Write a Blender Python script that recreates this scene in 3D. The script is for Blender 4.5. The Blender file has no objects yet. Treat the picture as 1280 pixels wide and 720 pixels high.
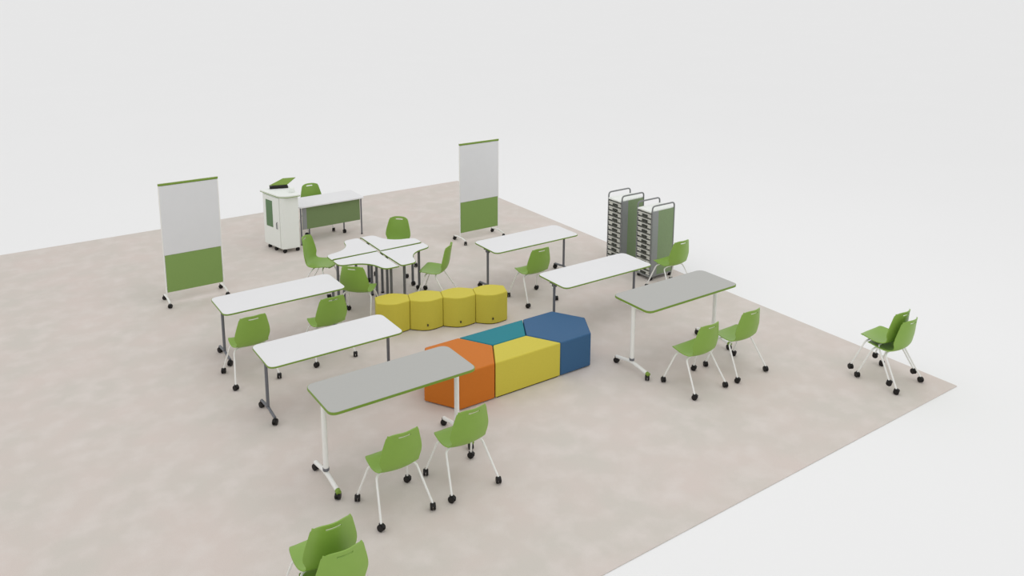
import bpy, bmesh, math, random
from mathutils import Vector, Matrix
random.seed(4)
col = bpy.context.scene.collection
PI = math.pi

# ------------------------------------------------------------------ materials
def lin(c):
    return tuple(((v/255)/12.92 if v/255 <= .04045 else ((v/255+.055)/1.055)**2.4) for v in c)

def mat(name, rgb, rough=.5, metal=0., var=.0, scale=30., bump=0., spec=.5, srgb=True, coat=0.):
    m = bpy.data.materials.new(name); m.use_nodes = True
    nt = m.node_tree; b = nt.nodes['Principled BSDF']
    c = lin(rgb) if srgb else rgb
    b.inputs['Roughness'].default_value = rough
    b.inputs['Metallic'].default_value = metal
    b.inputs['Specular IOR Level'].default_value = spec
    tc = nt.nodes.new('ShaderNodeTexCoord')
    n = nt.nodes.new('ShaderNodeTexNoise'); n.inputs['Scale'].default_value = scale
    n.inputs['Detail'].default_value = 4
    nt.links.new(tc.outputs['Object'], n.inputs['Vector'])
    r = nt.nodes.new('ShaderNodeValToRGB')
    r.color_ramp.elements[0].position = .3; r.color_ramp.elements[1].position = .7
    r.color_ramp.elements[0].color = tuple(max(0, v*(1-var)) for v in c)+(1,)
    r.color_ramp.elements[1].color = tuple(min(1, v*(1+var)) for v in c)+(1,)
    nt.links.new(n.outputs['Fac'], r.inputs['Fac'])
    nt.links.new(r.outputs['Color'], b.inputs['Base Color'])
    if bump:
        bp = nt.nodes.new('ShaderNodeBump'); bp.inputs['Strength'].default_value = bump
        bp.inputs['Distance'].default_value = .002
        nt.links.new(n.outputs['Fac'], bp.inputs['Height'])
        nt.links.new(bp.outputs['Normal'], b.inputs['Normal'])
    return m

M = dict(
    green   = mat('green_plastic', (132, 168, 68), .42, var=.03, scale=6),
    whitem  = mat('white_painted_metal', (236, 236, 232), .4, var=.01),
    greym   = mat('grey_painted_metal', (108, 110, 116), .42, .2, var=.02),
    black   = mat('black_rubber', (26, 23, 22), .5, var=.1, spec=.3),
    wtop    = mat('white_laminate', (226, 226, 227), .55, var=.006, scale=3, spec=.3),
    gtop    = mat('grey_laminate', (176, 176, 172), .55, var=.012, scale=60, spec=.3),
    edge    = mat('green_edging', (120, 150, 52), .5, var=.04),
    screen  = mat('green_fabric', (131, 159, 92), .9, var=.05, scale=90, bump=.2, spec=.1),
    deskscr = mat('dark_green_fabric', (119, 138, 96), .9, var=.05, scale=90, bump=.2, spec=.1),
    board   = mat('pale_whiteboard', (221, 222, 224), .35, var=.01, scale=4),
    yellow  = mat('yellow_vinyl', (204, 191, 72), .6, var=.02, scale=50, bump=.15, spec=.25),
    orange  = mat('orange_vinyl', (201, 114, 33), .6, var=.02, scale=50, bump=.15, spec=.25),
    teal    = mat('teal_vinyl', (27, 126, 138), .6, var=.02, scale=50, bump=.15, spec=.25),
    blue    = mat('blue_vinyl', (56, 96, 134), .6, var=.02, scale=50, bump=.15, spec=.25),
    tab     = mat('dark_tab', (70, 60, 35), .7, var=.05),
    tray    = mat('pale_tray_plastic', (205, 206, 198), .4, var=.03),
    trayh   = mat('dark_tray_pull', (52, 56, 50), .5, var=.08),
    inner   = mat('cart_interior', (110, 114, 106), .7, var=.05),
    cpanel  = mat('cart_green_panel', (123, 144, 102), .4, var=.04),
    cgrey   = mat('cart_grey_panel', (140, 142, 142), .45, var=.02),
    cframe  = mat('cart_tube_grey', (126, 128, 128), .42, .15, var=.02),
    cab     = mat('white_cabinet', (235, 238, 233), .5, var=.006, spec=.3),
    wing    = mat('window_green', (84, 122, 78), .3, var=.04),
)

def surface_mat(name, c0, c1, c2, fine, coarse, bump, rough=.95):
    m = bpy.data.materials.new(name); m.use_nodes = True
    nt = m.node_tree; b = nt.nodes['Principled BSDF']
    b.inputs['Roughness'].default_value = rough; b.inputs['Specular IOR Level'].default_value = .1
    tc = nt.nodes.new('ShaderNodeTexCoord')
    def noise(s, d=4):
        n = nt.nodes.new('ShaderNodeTexNoise'); n.inputs['Scale'].default_value = s; n.inputs['Detail'].default_value = d
        nt.links.new(tc.outputs['Object'], n.inputs['Vector']); return n
    a = noise(coarse); f = noise(fine, 3); s = noise(coarse*3.1, 5)
    def ramp(n, lo, hi):
        r = nt.nodes.new('ShaderNodeMapRange'); r.inputs[1].default_value = lo; r.inputs[2].default_value = hi
        nt.links.new(n.outputs['Fac'], r.inputs[0]); return r
    def mix(fac, x, y):
        q = nt.nodes.new('ShaderNodeMix'); q.data_type = 'RGBA'
        nt.links.new(fac, q.inputs['Factor'])
        for sock, v in ((q.inputs[6], x), (q.inputs[7], y)):
            if isinstance(v, tuple): sock.default_value = v+(1,)
            else: nt.links.new(v, sock)
        return q.outputs[2]
    m1 = mix(ramp(a, .35, .65).outputs[0], lin(c0), lin(c1))
    sp = ramp(s, .45, .75)
    m2 = mix(sp.outputs[0], m1, lin(c2))
    g = nt.nodes.new('ShaderNodeMix'); g.data_type = 'RGBA'; g.blend_type = 'MULTIPLY'
    g.inputs['Factor'].default_value = .12
    fr = nt.nodes.new('ShaderNodeValToRGB'); fr.color_ramp.elements[0].position = .3; fr.color_ramp.elements[1].position = .6
    fr.color_ramp.elements[0].color = (.55, .55, .55, 1); fr.color_ramp.elements[1].color = (1, 1, 1, 1)
    nt.links.new(f.outputs['Fac'], fr.inputs['Fac'])
    nt.links.new(m2, g.inputs[6]); nt.links.new(fr.outputs['Color'], g.inputs[7])
    nt.links.new(g.outputs[2], b.inputs['Base Color'])
    bp = nt.nodes.new('ShaderNodeBump'); bp.inputs['Strength'].default_value = bump; bp.inputs['Distance'].default_value = .004
    nt.links.new(f.outputs['Fac'], bp.inputs['Height']); nt.links.new(bp.outputs['Normal'], b.inputs['Normal'])
    return m

# ------------------------------------------------------------------ helpers
def obj(name, bm, m, parent=None, smooth=True, loc=None, bevel=0, seg=2, mats=None):
    bmesh.ops.recalc_face_normals(bm, faces=bm.faces)
    me = bpy.data.meshes.new(name); bm.to_mesh(me); bm.free()
    me.materials.append(M[m] if isinstance(m, str) else m)
    for x in (mats or []): me.materials.append(M[x])
    if smooth:
        for p in me.polygons: p.use_smooth = True
        me.set_sharp_from_angle(angle=math.radians(38))
    o = bpy.data.objects.new(name, me); col.objects.link(o)
    if parent: o.parent = parent
    if loc: o.location = loc
    if bevel:
        b = o.modifiers.new('bevel', 'BEVEL'); b.width = bevel; b.segments = seg; b.limit_method = 'ANGLE'
        b.angle_limit = math.radians(40); b.harden_normals = False
    return o

def thing(name, label, cat, loc=(0, 0, 0), rotz=0, group=None):
    o = bpy.data.objects.new(name, None); col.objects.link(o)
    o.empty_display_size = .1
    o.location = loc; o.rotation_euler = (0, 0, rotz)
    o['label'] = label; o['category'] = cat
    if group: o['group'] = group
    return o

def tag(o, label, cat, group=None):
    o['label'] = label; o['category'] = cat
    if group: o['group'] = group
    return o

def copy_tree(o, parent=None):
    kids = list(o.children)
    c = o.copy(); col.objects.link(c)
    if parent: c.parent = parent
    for k in kids: copy_tree(k, c)
    return c

def place(proto, used, loc, rotz, label, group):
    o = copy_tree(proto) if used[0] else proto
    used[0] = True
    o.location = loc; o.rotation_euler = (0, 0, rotz); o['label'] = label
    if group: o['group'] = group
    elif 'group' in o.keys(): del o['group']
    return o

def box(bm, x0, x1, y0, y1, z0, z1, mtx=None):
    v = [bm.verts.new(p) for p in ((x0,y0,z0),(x1,y0,z0),(x1,y1,z0),(x0,y1,z0),(x0,y0,z1),(x1,y0,z1),(x1,y1,z1),(x0,y1,z1))]
    if mtx:
        for q in v: q.co = mtx @ q.co
    for f in ((3,2,1,0),(4,5,6,7),(0,1,5,4),(1,2,6,5),(2,3,7,6),(3,0,4,7)): bm.faces.new([v[i] for i in f])
    return v

def prism(bm, pts, z0, z1):
    a = [bm.verts.new((x, y, z0)) for x, y in pts]; b = [bm.verts.new((x, y, z1)) for x, y in pts]
    bm.faces.new(a[::-1]); bm.faces.new(b); n = len(pts)
    for i in range(n): bm.faces.new((a[i], a[(i+1) % n], b[(i+1) % n], b[i]))

def fillet(pts, r, n=5):
    """polyline with rounded bends"""
    P = [Vector(p) for p in pts]; R = r if isinstance(r, (list, tuple)) else [r]*len(P)
    out = [P[0]]
    for i in range(1, len(P)-1):
        a = (P[i-1]-P[i]); b = (P[i+1]-P[i]); d = min(R[i], a.length*.49, b.length*.49)
        p0 = P[i]+a.normalized()*d; p1 = P[i]+b.normalized()*d
        for k in range(n+1):
            t = k/n; out.append(p0*(1-t)**2+P[i]*2*t*(1-t)+p1*t*t)
    out.append(P[-1]); return out

def tube(bm, pts, r, n=10, cap=True, r1=None):
    P = [Vector(p) for p in pts]; rings = []; prev = None
    for i, p in enumerate(P):
        d = (P[min(i+1, len(P)-1)]-P[max(i-1, 0)]).normalized()
        if prev is None:
            u = d.orthogonal().normalized()
        else:
            u = (prev-d*prev.dot(d)).normalized()
        prev = u; w = d.cross(u)
        rr = r if r1 is None else r+(r1-r)*i/(len(P)-1)
        rings.append([bm.verts.new(p+(u*math.cos(2*PI*k/n)+w*math.sin(2*PI*k/n))*rr) for k in range(n)])
    for a, b in zip(rings, rings[1:]):
        for k in range(n): bm.faces.new((a[k], a[(k+1) % n], b[(k+1) % n], b[k]))
    if cap: bm.faces.new(rings[0][::-1]); bm.faces.new(rings[-1])

def lathe(bm, prof, c, axis='z', n=20):
    """prof: (radius, height) pairs closed with caps"""
    c = Vector(c); rings = []
    for r, h in prof:
        ring = []
        for k in range(n):
            a = 2*PI*k/n
            if axis == 'z': v = Vector((r*math.cos(a), r*math.sin(a), h))
            elif axis == 'x': v = Vector((h, r*math.cos(a), r*math.sin(a)))
            else: v = Vector((r*math.cos(a), h, r*math.sin(a)))
            ring.append(bm.verts.new(c+v))
        rings.append(ring)
    for a, b in zip(rings, rings[1:]):
        for k in range(n): bm.faces.new((a[k], a[(k+1) % n], b[(k+1) % n], b[k]))
    bm.faces.new(rings[0][::-1]); bm.faces.new(rings[-1])

def round_poly(pts, r, n=6):
    """closed 2-D outline with rounded corners"""
    P = [Vector(p) for p in pts]; N = len(P); R = r if isinstance(r, (list, tuple)) else [r]*N; out = []
    for i in range(N):
        a = P[i-1]-P[i]; b = P[(i+1) % N]-P[i]
        if R[i] <= 0: out.append(tuple(P[i])); continue
        d = min(R[i], a.length*.49, b.length*.49)
        p0 = P[i]+a.normalized()*d; p1 = P[i]+b.normalized()*d
        for k in range(n+1):
            t = k/n; q = p0*(1-t)**2+P[i]*2*t*(1-t)+p1*t*t; out.append(tuple(q))
    return out

def caster(parent, x, y, top, rot=0., r=.034):
    """twin-wheel caster standing on the floor below the parent's foot"""
    bm = bmesh.new()
    for s in (-1, 1):
        lathe(bm, [(r*.55, s*.004), (r*.93, s*.005), (r, s*.009), (r, s*.021), (r*.9, s*.026), (r*.5, s*.027)], (0, 0, r), 'x', 18)
    # hood over the wheels and swivel stem
    prev = None; cs = []
    for k in range(9):
        a = math.radians(15+k*17)
        cs.append([bm.verts.new((sx, -.006+(r+.004)*math.cos(a), r+(r+.005)*math.sin(a))) for sx in (-.018, .018)])
    for a, b in zip(cs, cs[1:]): bm.faces.new((a[0], a[1], b[1], b[0]))
    lathe(bm, [(.010, r*.8), (.010, top)], (0, .016, 0), 'z', 10)
    o = obj('caster', bm, 'black', parent, loc=(x, y, 0))
    o.rotation_euler = (0, 0, rot)
    return o

# ------------------------------------------------------------------ setting
floor_m = mat('white_studio_floor', (238, 238, 238), .9, var=.003, scale=.3, spec=.1)
carpet_m = surface_mat('beige_carpet', (213, 202, 195), (207, 201, 193), (218, 210, 204), 120, 1.1, .25)
bm = bmesh.new()
box(bm, -120, 160, -60, 220, -.06, -.012)
fo = obj('floor', bm, floor_m, smooth=False); fo['kind'] = 'structure'
bm = bmesh.new()
box(bm, -9, 9.933, 4.629, 16.706, -.012, 0)
cp = obj('carpet', bm, carpet_m, smooth=False, bevel=.006)
tag(cp, 'large beige mottled carpet lying on the white floor under all the furniture', 'carpet')

# ------------------------------------------------------------------ chair
PROF = [  # y, z, half width, y lift of edges (forward wrap), z lift of edges, corner recede
    (.252, .443, .135), (.246, .453, .166), (.228, .461, .190), (.185, .466, .208), (.12, .463, .220), (.05, .456, .226),
    (-.02, .450, .225), (-.07, .453, .217), (-.115, .466, .204), (-.148, .490, .193), (-.168, .520, .192),
    (-.181, .553, .202), (-.191, .59, .213), (-.200, .635, .214), (-.209, .69, .205), (-.219, .745, .191),
    (-.229, .800, .176), (-.237, .843, .165), (-.241, .861, .160), (-.246, .882, .153), (-.249, .897, .147)]
SPLIT = 9
def chair_pt(i, t):
    y, z, w = PROF[i]
    x = t*w; a = abs(t)
    k = min(1, max(0, (i-7)/5))            # 0 on the seat, 1 on the back
    f = max(0, 1-i/3)
    y2 = y + k*.055*a**2 - f*.040*a**2.5
    z2 = z + (1-k)*.026*a**2*(1-f) - f*.004*a**2
    if i >= 18:
        g = (i-17)/3; z2 -= g*.030*a**4
    return Vector((x, y2, z2))
def shell_mesh(i0, i1, slot=False):
    NT = 16; bm = bmesh.new(); V = {}
    rows = [i0+k*.5 for k in range(int((i1-i0)*2)+1)]
    def pt(r, t):
        i = int(r)
        if r == i: return chair_pt(i, t)
        g = lambda j: chair_pt(max(0, min(len(PROF)-1, j)), t)
        return (-g(i-1)+9*g(i)+9*g(i+1)-g(i+2))/16
    th = .011; eps = .02
    for a, r in enumerate(rows):
        for b in range(NT+1):
            t = -1+2*b/NT; p = pt(r, t)
            dr = pt(min(r+.5, len(PROF)-1), t)-pt(max(r-.5, 0), t); dt = pt(r, min(1, t+eps))-pt(r, max(-1, t-eps))
            n = dt.cross(dr).normalized()   # towards the sitter / up... sign fixed below
            V[a, b, 0] = bm.verts.new(p); V[a, b, 1] = bm.verts.new(p+n*th)
    F = set()
    for a in range(len(rows)-1):
        for b in range(NT):
            if slot and 17 <= rows[a] < 18 and 5 <= b <= 10: continue
            F.add((a, b))
    for a, b in F:
        q = [(a, b), (a+1, b), (a+1, b+1), (a, b+1)]
        bm.faces.new([V[p+(0,)] for p in q]); bm.faces.new([V[p+(1,)] for p in q[::-1]])
        for (p1, p2, nb) in ((q[0], q[1], (a, b-1)), (q[1], q[2], (a+1, b)), (q[2], q[3], (a, b+1)), (q[3], q[0], (a-1, b))):
            if nb not in F:
                if (nb[0] < 0 and i0 == SPLIT) or (nb[0] >= len(rows)-1 and i1 == SPLIT): continue   # shared joint stays open
                bm.faces.new([V[p1+(0,)], V[p2+(0,)], V[p2+(1,)], V[p1+(1,)]])
    loose = [v for v in bm.verts if not v.link_faces]
    bmesh.ops.delete(bm, geom=loose, context='VERTS')
    return bm

def make_chair():
    t = thing('classroom_chair', '', 'chair')
    obj('seat', shell_mesh(0, SPLIT), 'green', t)
    obj('backrest', shell_mesh(SPLIT, len(PROF)-1, True), 'green', t)
    for sx in (-1, 1):
        for sy in (-1, 1):
            bm = bmesh.new()
            if sy < 0: pts = [(sx*.27, -.262, .062), (sx*.205, -.04, .418), (sx*.10, -.03, .426)]
            else: pts = [(sx*.27, .262, .062), (sx*.200, .13, .420), (sx*.10, .11, .432)]
            tube(bm, fillet(pts, [0, .06, 0]), .0105, 10)
            lg = obj('leg', bm, 'whitem', t)
            caster(lg, sx*.27, sy*.262, .07, rot=(.5 if sy > 0 else -.4)*sx)
    bm = bmesh.new()
    tube(bm, [(-.13, -.03, .426), (.13, -.03, .426)], .0105, 8); tube(bm, [(-.12, .11, .434), (.12, .11, .434)], .0105, 8)
    tube(bm, [(-.07, -.03, .428), (-.07, .11, .436)], .009, 8); tube(bm, [(.07, -.03, .428), (.07, .11, .436)], .009, 8)
    obj('seat_bracket', bm, 'whitem', t)
    return t

chair = make_chair(); cu = [False]
GA = 'green chairs with white caster legs behind the tables'
for x, y, rz, z, lab, grp in [
    (3.11, 6.457, 0, 0, 'green plastic chair, left of the two in front of the near grey-topped table', 'green chairs at the near left grey table'),
    (3.855, 6.45, 0, 0, 'green plastic chair, right of the two in front of the near grey-topped table', 'green chairs at the near left grey table'),
    (7.24, 6.485, 0, 0, 'green plastic chair, left of the two in front of the right-hand grey-topped table', 'green chairs at the right grey table'),
    (7.99, 6.475, 0, 0, 'green plastic chair, right of the two in front of the right-hand grey-topped table', 'green chairs at the right grey table'),
    (2.77, 9.785, 0, 0, 'green plastic chair at the left end of the far-left white table', 'green chairs at the back left white table'),
    (3.805, 9.80, 0, 0, 'green plastic chair at the right end of the far-left white table', 'green chairs at the back left white table'),
    (7.17, 9.81, 0, 0, 'green plastic chair at the middle of the farthest right white table', None),
    (9.22, 8.86, 0, 0, 'green plastic chair standing right beside the two grey tray carts', None),
    (4.62, 10.62, -PI/4, 0, 'green plastic chair seen from behind at the near side of the four-table cluster', 'green chairs around the table cluster'),
    (5.94, 12.06, 3*PI/4, 0, 'green plastic chair on the far side of the four-table cluster, its front facing the camera', 'green chairs around the table cluster'),
    (4.55, 11.95, -3*PI/4, 0, 'green plastic chair on the left side of the four-table cluster, in front of the desk', 'green chairs around the table cluster'),
    (5.95, 10.68, PI/4, 0, 'green plastic chair on the right side of the four-table cluster, behind the yellow stools', 'green chairs around the table cluster'),
    (5.64, 14.95, PI, 0, 'green plastic chair tucked behind the white desk next to the lectern cabinet', None),
    (2.03, 5.51, 0, .10, 'upper green chair of the stacked pair at the bottom left of the photo', 'stacked pair of green chairs at the bottom left'),
    (2.03, 5.31, 0, 0, 'lower green chair of the stacked pair at the bottom left of the photo', 'stacked pair of green chairs at the bottom left'),
    (9.37, 5.30, 0, .07, 'upper green chair of the stacked pair by the right corner of the carpet', 'stacked pair of green chairs at the right'),
    (9.37, 5.20, 0, 0, 'lower green chair of the stacked pair by the right corner of the carpet', 'stacked pair of green chairs at the right')]:
    place(chair, cu, (x, y, z), rz, lab, grp)

# ------------------------------------------------------------------ rectangular tables
def make_table(kind):
    if kind == 'W': L, W, h, cs, ins, th, frame, top = 1.654, .663, .748, .230, .063, .020, 'greym', 'wtop'
    else: L, W, h, cs, ins, th, frame, top = 1.634, .67, .940, .287, .060, .028, 'whitem', 'gtop'
    t = thing('flip_top_table' if kind == 'W' else 'standing_table', '', 'table')
    r = [.09, .09, .11, .09]
    outl = round_poly([(-L/2, -W/2), (L/2, -W/2), (L/2, W/2), (-L/2, W/2)], r, 7)
    inn = round_poly([(-L/2+.004, -W/2+.004), (L/2-.004, -W/2+.004), (L/2-.004, W/2-.004), (-L/2+.004, W/2-.004)], r, 7)
    bm = bmesh.new(); prism(bm, inn, h-th+.001, h); tt = obj('tabletop', bm, top, t)
    bm = bmesh.new()   # edging: a band round the slab
    n = len(outl)
    A = [bm.verts.new((x, y, h-th)) for x, y in outl]; B = [bm.verts.new((x, y, h-.002)) for x, y in outl]
    C_ = [bm.verts.new((x, y, h-.002)) for x, y in inn]; D = [bm.verts.new((x, y, h-th)) for x, y in inn]
    for i in range(n):
        j = (i+1) % n
        for q in ((A, B), (B, C_), (C_, D), (D, A)): bm.faces.new((q[0][i], q[0][j], q[1][j], q[1][i]))
    e = obj('edge_band', bm, 'edge', tt); e['label'] = 'green edge band'
    for s in (-1, 1):
        x = s*(L/2-ins)
        bm = bmesh.new()
        if kind == 'W':
            tube(bm, [(x, 0, .10), (x, 0, h-th-.03)], .019, 14)
            box(bm, x-.045, x+.045, -.05, .05, h-th-.028, h-th)        # bracket under the top
            box(bm, x-.022, x+.022, -.03, .03, h-th-.075, h-th-.028)
        else:
            tube(bm, [(x, 0, .12), (x, 0, h-th-.02)], .027, 16)
            box(bm, x-.035, x+.035, -.20, .20, h-th-.024, h-th)
        lg = obj('leg', bm, frame, t)
        bm = bmesh.new()
        pts = [(x, -cs, .088), (x, -cs*.5, .098), (x, 0, .112), (x, cs*.5, .098), (x, cs, .088)]
        if kind == 'G': pts = [(x, -cs, .086), (x, -cs*.6, .105), (x, -cs*.25, .122), (x, 0, .128), (x, cs*.25, .122), (x, cs*.6, .105), (x, cs, .086)]
        tube(bm, pts, .017 if kind == 'W' else .023, 10)
        ft = obj('foot', bm, frame, lg)
        if kind == 'G':
            bm = bmesh.new(); lathe(bm, [(.031, .152), (.033, .156), (.033, .178), (.031, .182)], (x, 0, 0), 'z', 18)
            c = obj('collar', bm, 'greym', lg); c['label'] = 'grey collar ring at the bottom of the column'
            bm = bmesh.new(); tube(bm, [(x, -cs-.028, .082), (x, -cs+.012, .089)], .026, 12)
            c = obj('end_cap', bm, 'edge', lg); c['label'] = 'green end cap of the foot'
        for sy in (-1, 1): caster(lg, x, sy*cs, .085, rot=sy*.5+s*.2, r=.036)
    bm = bmesh.new()
    zb = h-th-.04
    tube(bm, [(-(L/2-ins), .05, zb), (L/2-ins, .05, zb)], .014, 10)
    obj('cross_rail', bm, frame, t)
    return t
wt = make_table('W'); wu = [False]
for x, y, lab, g in [
    (3.39, 10.43, 'white-topped table with grey legs in front of the left whiteboard, two green chairs at it', 'white tables with grey caster legs'),
    (3.40, 8.725, 'white-topped table between the far-left white table and the near grey-topped table', 'white tables with grey caster legs'),
    (7.51, 10.435, 'farthest right white-topped table with grey legs, in front of the right whiteboard', 'white tables with grey caster legs'),
    (7.52, 8.72, 'white-topped table with grey legs in front of the tray carts, beyond the blue hexagonal seat', 'white tables with grey caster legs')]:
    place(wt, wu, (x, y, 0), 0, lab, g)
gt = make_table('G'); gu = [False]
for x, y, lab, g in [
    (3.453, 7.14, 'tall grey-topped table with white column legs, nearest table, partly in front of the orange seat', 'tall grey-topped tables'),
    (7.59, 7.18, 'tall grey-topped table with white column legs on the right, beyond two green chairs', 'tall grey-topped tables')]:
    place(gt, gu, (x, y, 0), 0, lab, g)

# ------------------------------------------------------------------ wing tables of the cluster
def make_wing():
    t = thing('wing_table', '', 'table'); h = .74; th = .02; R = .765
    g = .006
    def outline(e):
        pts = [(g+e, g+e), (R-e, g+e), (R-e+.01, .23-e)]
        # concave outer edge between the two tips
        p0 = Vector((R-.02, .275-e)); p1 = Vector((.30, .30)); p2 = Vector((.275-e, R-.02))
        cur = []
        for k in range(13):
            s = k/12; q = p0*(1-s)**2+p1*2*s*(1-s)+p2*s*s
            q = q-Vector((e, e))*.7*math.sin(PI*s); cur.append(tuple(q))
        pts2 = round_poly([(g+e, g+e), (R-e, g+e), (R-e, .262-e), cur[3]], [.03, .05, .09, 0], 6)[:-1]
        pts3 = round_poly([cur[-4], (.262-e, R-e), (g+e, R-e)], [0, .09, .05], 6)[1:]
        return pts2+cur[3:-3]+pts3
    a = outline(0); b = outline(.004)
    bm = bmesh.new(); prism(bm, b, h-th+.001, h); tt = obj('tabletop', bm, 'wtop', t)
    bm = bmesh.new(); n = len(a)
    A = [bm.verts.new((x, y, h-th)) for x, y in a]; B = [bm.verts.new((x, y, h-.002)) for x, y in a]
    C_ = [bm.verts.new((x, y, h-.002)) for x, y in b]; D = [bm.verts.new((x, y, h-th)) for x, y in b]
    for i in range(n):
        j = (i+1) % n
        for q in ((A, B), (B, C_), (C_, D), (D, A)): bm.faces.new((q[0][i], q[0][j], q[1][j], q[1][i]))
    e = obj('edge_band', bm, 'edge', tt); e['label'] = 'green edge band'
    for i, (x, y) in enumerate(((.09, .09), (.64, .11), (.11, .64))):
        bm = bmesh.new()
        tube(bm, [(x, y, .06 if i else .02), (x, y, h-th)], .021, 14)
        box(bm, x-.04, x+.04, y-.04, y+.04, h-th-.012, h-th-.001)
        lg = obj('leg', bm, 'greym', t)
        if i: caster(lg, x, y-.016, .07, rot=0)
        else:
            bm = bmesh.new(); lathe(bm, [(.024, 0), (.026, .004), (.026, .02), (.016, .03)], (x, y, 0), 'z', 14); obj('glide', bm, 'black', lg)
    return t
wg = make_wing(); wgu = [False]
CX, CY = 5.245, 11.235
for k, lab in enumerate(['far right wing-shaped white table of the four-table cluster', 'left wing-shaped white table of the four-table cluster, nearest the lectern cabinet',
                         'front wing-shaped white table of the four-table cluster, over the chair seen from behind',
                         'right wing-shaped white table of the four-table cluster, behind the yellow stools']):
    place(wg, wgu, (CX, CY, 0), k*PI/2, lab, 'wing tables pushed together into a cluster')

# ------------------------------------------------------------------ soft seating
def soft_prism(name, pts, h, m, label, cat, group, loc, tabpos=None):
    bm = bmesh.new(); prism(bm, pts, .012, h)
    t = thing(name, label, cat, loc, 0, group)
    obj('cushion', bm, m, t, bevel=.014, seg=3)
    bm = bmesh.new(); cx = sum(p[0] for p in pts)/len(pts); cy = sum(p[1] for p in pts)/len(pts)
    prism(bm, [(cx+(x-cx)*.93, cy+(y-cy)*.93) for x, y in pts], 0, .014); obj('base', bm, 'black', t)
    if tabpos:
        x, y, z, a = tabpos; bm = bmesh.new()
        box(bm, -.011, .011, -.012, .004, -.016, .016, Matrix.Translation((x, y, z)) @ Matrix.Rotation(a, 4, 'Z'))
        obj('pull_tab', bm, 'tab', t)
    return t
HH = .462; gap = .004; RH = .4865
def hexa(rot=0): return [((RH-gap)*math.cos(k*PI/3), (RH-gap)*math.sin(k*PI/3)) for k in range(6)]
GY = 7.995
soft_prism('hexagonal_seat', hexa(), HH, 'orange', 'orange hexagonal cushioned seat at the left end of the block, behind the near grey-topped table', 'pouf', None, (4.752, GY, 0), (.435, -.070, .12, PI/3))
soft_prism('hexagonal_seat', hexa(), HH, 'blue', 'blue hexagonal cushioned seat at the right end of the coloured block', 'pouf', None, (6.238, GY, 0))
s3 = RH*.866; W0 = .2565; W1 = W0+RH/2
wedge = [(-W1+gap*2, s3-gap), (-W0+gap*1.5, gap), (W0-gap*1.5, gap), (W1-gap*2, s3-gap)]
soft_prism('wedge_seat', wedge, HH, 'teal', 'teal wedge-shaped cushioned seat at the back of the coloured block, between orange and blue', 'pouf', None, (5.495, GY, 0))
soft_prism('wedge_seat', [(-x, -y) for x, y in wedge], HH, 'yellow', 'yellow wedge-shaped cushioned seat at the front of the coloured block, between orange and blue', 'pouf', None, (5.495, GY, 0))

def stool_outline(s=1):
    a = []; N = 16
    for k in range(N+1):
        t = -1+2*k/N; a.append((t*.2355*s, -(.118+.087*math.cos(PI/2*t)**1.15)*s))
    return a+[(-x, -y) for x, y in a]
def make_stool():
    t = thing('yellow_stool', '', 'stool')
    bm = bmesh.new(); prism(bm, stool_outline(), .010, .452); obj('cushion', bm, 'yellow', t, bevel=.012, seg=3)
    bm = bmesh.new(); prism(bm, stool_outline(.94), 0, .012); obj('base', bm, 'black', t)
    bm = bmesh.new(); box(bm, -.010, .010, -.216, -.198, .075, .105); obj('pull_tab', bm, 'tab', t)
    return t
st = make_stool(); su = [False]
D0 = Vector((.443, -.163)).normalized(); sa = math.atan2(D0.y, D0.x)
for k, lab in enumerate(['leftmost of the four yellow stools in the row, behind the white table corner', 'second yellow stool from the left in the row of four',
                         'third yellow stool from the left in the row of four', 'rightmost of the four yellow stools in the row, nearest the blue seat']):
    p = Vector((4.872, 10.04))+D0*(.4745*k)
    place(st, su, (p.x, p.y, 0), sa, lab, 'yellow stools standing in a row')

# ------------------------------------------------------------------ mobile whiteboards
def make_board():
    t = thing('mobile_whiteboard', '', 'whiteboard'); w = .872; z0, zm, z1 = .180, .77, 1.898
    for s in (-1, 1):
        bm = bmesh.new(); tube(bm, [(s*(w/2-.010), 0, .085), (s*(w/2-.010), 0, z1-.03)], .011, 12)
        p = obj('post', bm, 'whitem', t)
        bm = bmesh.new(); x = s*(w/2-.010)
        tube(bm, fillet([(x, -.197, .078), (x, -.08, .098), (x, .08, .098), (x, .197, .078)], .06), .015, 10)
        f = obj('foot', bm, 'whitem', p)
        for sy in (-1, 1): caster(p, x, sy*.197, .078, rot=sy*.6, r=.031)
    bm = bmesh.new(); box(bm, -w/2+.014, w/2-.014, -.013, .009, zm+.002, z1-.042); obj('writing_board', bm, 'board', t, bevel=.003)
    bm = bmesh.new(); box(bm, -w/2+.024, w/2-.024, -.011, .009, z0, zm); o = obj('lower_panel', bm, 'screen', t, bevel=.003); o['label'] = 'green fabric lower panel'
    bm = bmesh.new(); box(bm, -w/2, w/2, -.018, .016, z1-.04, z1-.004); o = obj('top_rail', bm, 'edge', t, bevel=.008); o['label'] = 'green top rail'
    bm = bmesh.new(); box(bm, -w/2-.002, w/2+.002, -.014, .020, z1-.006, z1+.004); obj('cap_strip', bm, 'whitem', t, bevel=.003)
    return t
wb = make_board(); wbu = [False]
place(wb, wbu, (2.841, 12.753, 0), math.radians(-.8), 'mobile whiteboard with green lower panel at the far left, behind the white table', 'mobile whiteboards with green lower panels')
place(wb, wbu, (8.045, 12.742, 0), 0, 'mobile whiteboard with green lower panel at the back centre, in front of the carpet corner', 'mobile whiteboards with green lower panels')

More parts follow.
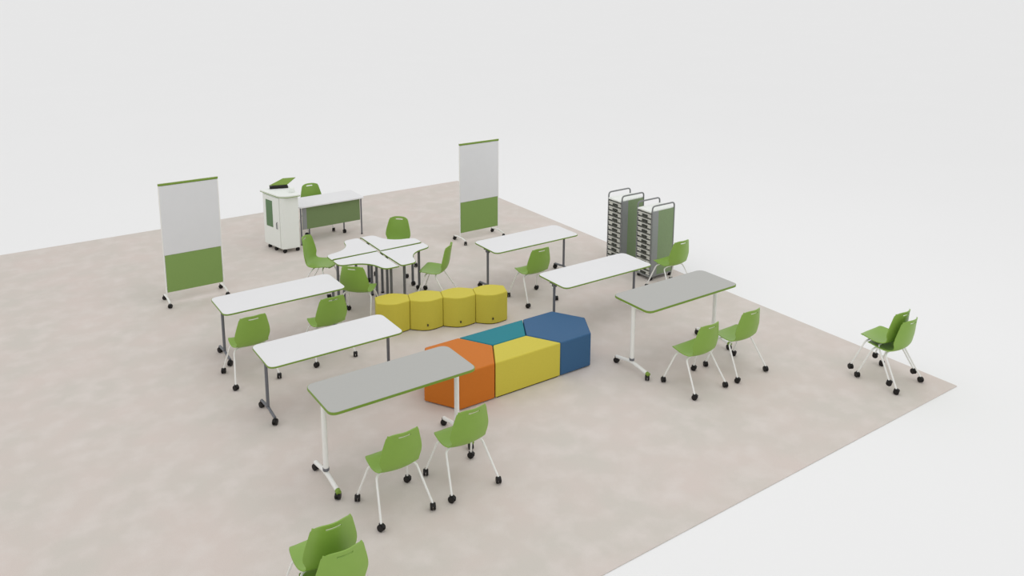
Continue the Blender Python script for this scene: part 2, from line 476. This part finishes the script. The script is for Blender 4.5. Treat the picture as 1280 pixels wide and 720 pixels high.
# ------------------------------------------------------------------ tray carts (trays face -x)
def make_cart():
    t = thing('tray_cart', '', 'cart'); D, W, H = .52, .34, 1.19
    bm = bmesh.new(); box(bm, 0, D, 0, W, .055, .085); obj('base_shelf', bm, 'cgrey', t, bevel=.004)
    bm = bmesh.new(); box(bm, -.008, D, .012, W-.012, H-.03, H); o = obj('top_shelf', bm, 'cab', t, bevel=.006); o['label'] = 'white top shelf'
    bm = bmesh.new(); box(bm, D-.03, D-.012, .014, W-.014, .086, H-.03); obj('back_panel', bm, 'inner', t)
    for s, y in ((-1, .0), (1, W)):
        bm = bmesh.new()
        tube(bm, fillet([(.012, y, .055), (.012, y, H+.085), (D-.012, y, H+.085), (D-.012, y, .055)], .06, 6), .013, 10)
        obj('side_frame', bm, 'cframe', t)
        bm = bmesh.new(); box(bm, .022, .15, y-.006, y+.006, .086, H-.01); obj('front_upright', bm, 'cgrey', t)
        bm = bmesh.new(); box(bm, .151, D-.022, y-.005, y+.005, .086, H-.01); o = obj('side_panel', bm, 'cpanel', t); o['label'] = 'green side panel'
    N = 12; p = (H-.03-.092)/N
    for k in range(N):
        z = .090+k*p
        bm = bmesh.new(); box(bm, .006, D-.05, .022, W-.022, z, z+p*.66)
        box(bm, -.004, .012, .018, W-.018, z+p*.50, z+p*.68)
        tr = obj('tray', bm, 'tray', t, bevel=.002, seg=1)
        bm = bmesh.new(); box(bm, -.014, .006, .10, W-.13, z+p*.06, z+p*.46); h = obj('pull', bm, 'trayh', tr); h['label'] = 'dark pull on the tray front'
    for x in (.04, D-.04):
        for y in (.03, W-.03): caster(t, x, y-.016, .055, rot=.3, r=.024)
    return t
ct = make_cart(); ctu = [False]
place(ct, ctu, (9.20, 10.05, 0), 0, 'tall grey and green tray cart on the left of the two, farther from the chair', 'tray carts standing side by side')
place(ct, ctu, (9.20, 9.32, 0), 0, 'tall grey and green tray cart on the right, with the green chair beside it', 'tray carts standing side by side')

# ------------------------------------------------------------------ teacher's desk
t = thing('teacher_desk', 'white desk with a dark green modesty panel beside the white lectern cabinet', 'desk', (0, 0, 0))
X0, X1, Y0, Y1, h = 5.06, 6.345, 14.17, 14.82, .745
pts = round_poly([(X0, Y0), (X1, Y0), (X1, Y1), (X0, Y1)], .05)
bm = bmesh.new(); prism(bm, pts, h-.022, h); tt = obj('desktop', bm, 'wtop', t)
bm = bmesh.new(); box(bm, 5.13, 6.275, 14.235, 14.250, .29, h-.03); o = obj('modesty_panel', bm, 'deskscr', t, bevel=.002); o['label'] = 'dark green fabric modesty panel'
for x, y, c in ((5.10, 14.235, 0), (6.30, 14.235, 0), (5.35, 14.50, 1), (6.05, 14.50, 1)):
    bm = bmesh.new(); tube(bm, [(x, y, .06 if c else .012), (x, y, h-.022)], .014, 12)
    box(bm, x-.025, x+.025, y-.025, y+.025, h-.034, h-.0225)
    lg = obj('leg', bm, 'greym', t)
    if c: caster(lg, x, y-.016, .07)
    else:
        bm = bmesh.new(); lathe(bm, [(.018, 0), (.02, .004), (.018, .016)], (x, y, 0), 'z', 12); obj('glide', bm, 'black', lg)
bm = bmesh.new(); box(bm, 5.132, 5.21, 14.230, 14.2345, .295, h-.035); o = obj('corner_plate', bm, 'cgrey', t); o['label'] = 'grey end plate at the left of the modesty panel'
bm = bmesh.new(); box(bm, 5.70, 5.75, 14.21, 14.235, h-.055, h-.022); obj('latch', bm, 'deskscr', t, bevel=.003)

# ------------------------------------------------------------------ lectern cabinet
t = thing('lectern_cabinet', 'white lectern cabinet with a green door window, left of the white desk', 'cabinet')
body = round_poly([(4.515, 14.56), (4.655, 13.965), (4.965, 13.950), (4.985, 14.56)], [.02, .05, .02, .02], 5)
bm = bmesh.new(); prism(bm, body, .075, 1.038); obj('body', bm, 'cab', t, bevel=.004)
topo = round_poly([(4.485, 14.62), (4.625, 13.99), (4.76, 13.905), (4.990, 13.895), (5.010, 14.62)], [.03, .06, .06, .03, .03], 5)
bm = bmesh.new(); prism(bm, topo, 1.048, 1.070); tp = obj('top', bm, 'cab', t)
bm = bmesh.new(); prism(bm, [(4.75+(x-4.75)*1.008, 14.25+(y-14.25)*1.008) for x, y in topo], 1.039, 1.049); o = obj('edge_band', bm, 'edge', tp); o['label'] = 'green edge band under the top'
P0 = Vector((4.515, 14.56, 0)); P1 = Vector((4.655, 13.965, 0)); ux = (P1-P0).normalized(); nx = Vector((ux.y, -ux.x, 0))
if nx.x > 0: nx = -nx
mx = Matrix(((ux.x, nx.x, 0, P0.x), (ux.y, nx.y, 0, P0.y), (0, 0, 1, 0), (0, 0, 0, 1)))
bm = bmesh.new(); box(bm, .03, .545, .001, .014, .095, 1.015, mx); dr = obj('door', bm, 'cab', t, bevel=.003)
bm = bmesh.new(); box(bm, .125, .335, .012, .018, .44, .935, mx); o = obj('window_panel', bm, 'wing', dr, bevel=.002); o['label'] = 'tall dark green window in the door'
bm = bmesh.new(); tube(bm, [mx @ Vector(p) for p in ((.475, .014, .44), (.475, .03, .45), (.475, .03, .55), (.475, .014, .56))], .008, 8); o = obj('handle', bm, 'greym', dr); o['label'] = 'grey door handle'
for x, y in ((4.58, 14.48), (4.62, 14.25), (4.695, 14.015), (4.93, 14.01), (4.93, 14.48)): caster(t, x, y-.016, .075, rot=.4, r=.030)

# reading board and small box on the lectern
t = thing('document_stand', 'green tilted board on a dark base on top of the white lectern cabinet', 'stand')
bm = bmesh.new(); prism(bm, [(4.665, 14.60), (4.655, 14.545), (4.96, 14.44), (4.975, 14.55)], 1.071, 1.118); obj('base', bm, 'black', t, bevel=.004)
bm = bmesh.new()
q = [Vector(p) for p in ((4.655, 14.60, 1.119), (4.965, 14.50, 1.119), (5.165, 14.60, 1.205), (4.945, 14.66, 1.205))]
nn = (q[1]-q[0]).cross(q[3]-q[0]).normalized()*.012
a = [bm.verts.new(p) for p in q]; b = [bm.verts.new(p+nn) for p in q]
bm.faces.new(a[::-1]); bm.faces.new(b)
for i in range(4): bm.faces.new((a[i], a[(i+1) % 4], b[(i+1) % 4], b[i]))
obj('board', bm, 'edge', t, bevel=.003)
bm = bmesh.new(); prism(bm, [(4.93, 14.57), (4.96, 14.57), (4.96, 14.60), (4.93, 14.60)], 1.071, 1.135); obj('support', bm, 'black', t)
bm = bmesh.new(); lathe(bm, [(.055, 1.071), (.058, 1.077), (.052, 1.137), (.040, 1.150)], (4.92, 14.15, 0), 'z', 20)
tag(obj('container', bm, 'cab'), 'small white round container at the right of the white lectern cabinet top', 'container')

# ------------------------------------------------------------------ light
w = bpy.data.worlds.new('studio'); bpy.context.scene.world = w; w.use_nodes = True
w.node_tree.nodes['Background'].inputs[0].default_value = (1, 1, 1, 1)
w.node_tree.nodes['Background'].inputs[1].default_value = .925
def area(loc, target, size, power):
    l = bpy.data.lights.new('softbox', 'AREA'); l.shape = 'DISK'; l.size = size; l.energy = power
    o = bpy.data.objects.new('softbox', l); col.objects.link(o); o.location = loc
    o.rotation_euler = (Vector(target)-Vector(loc)).to_track_quat('-Z', 'Y').to_euler()
area((8.5, 7.5, 11), (6.2, 10, 0), 7, 120)

# ------------------------------------------------------------------ camera
f, pitch, roll, H, TH = 1031.143, .1937313, .00449195, 5.070252, .604
c, s = math.cos(pitch), math.sin(pitch)
r = Vector((1, 0, 0)); fw = Vector((0, c, -s)); up = Vector((0, s, c))
r2 = r*math.cos(roll)+up*math.sin(roll); u2 = up*math.cos(roll)-r*math.sin(roll)
R3 = Matrix(((r2.x, u2.x, -fw.x), (r2.y, u2.y, -fw.y), (r2.z, u2.z, -fw.z)))
R3 = Matrix.Rotation(-TH, 3, 'Z') @ R3
cd = bpy.data.cameras.new('camera'); cam = bpy.data.objects.new('camera', cd); col.objects.link(cam)
cam.matrix_world = Matrix.Translation((0, 0, H)) @ R3.to_4x4()
cd.sensor_width = 36; cd.lens = f*36/1280; cd.clip_end = 500
cd.shift_y = -197.919/1280   # the photograph is a vertically shifted view: verticals stay nearly parallel
sc = bpy.context.scene; sc.camera = cam
sc.view_settings.view_transform = 'Standard'; sc.view_settings.look = 'None'
sc.view_settings.exposure = 0; sc.view_settings.gamma = 1
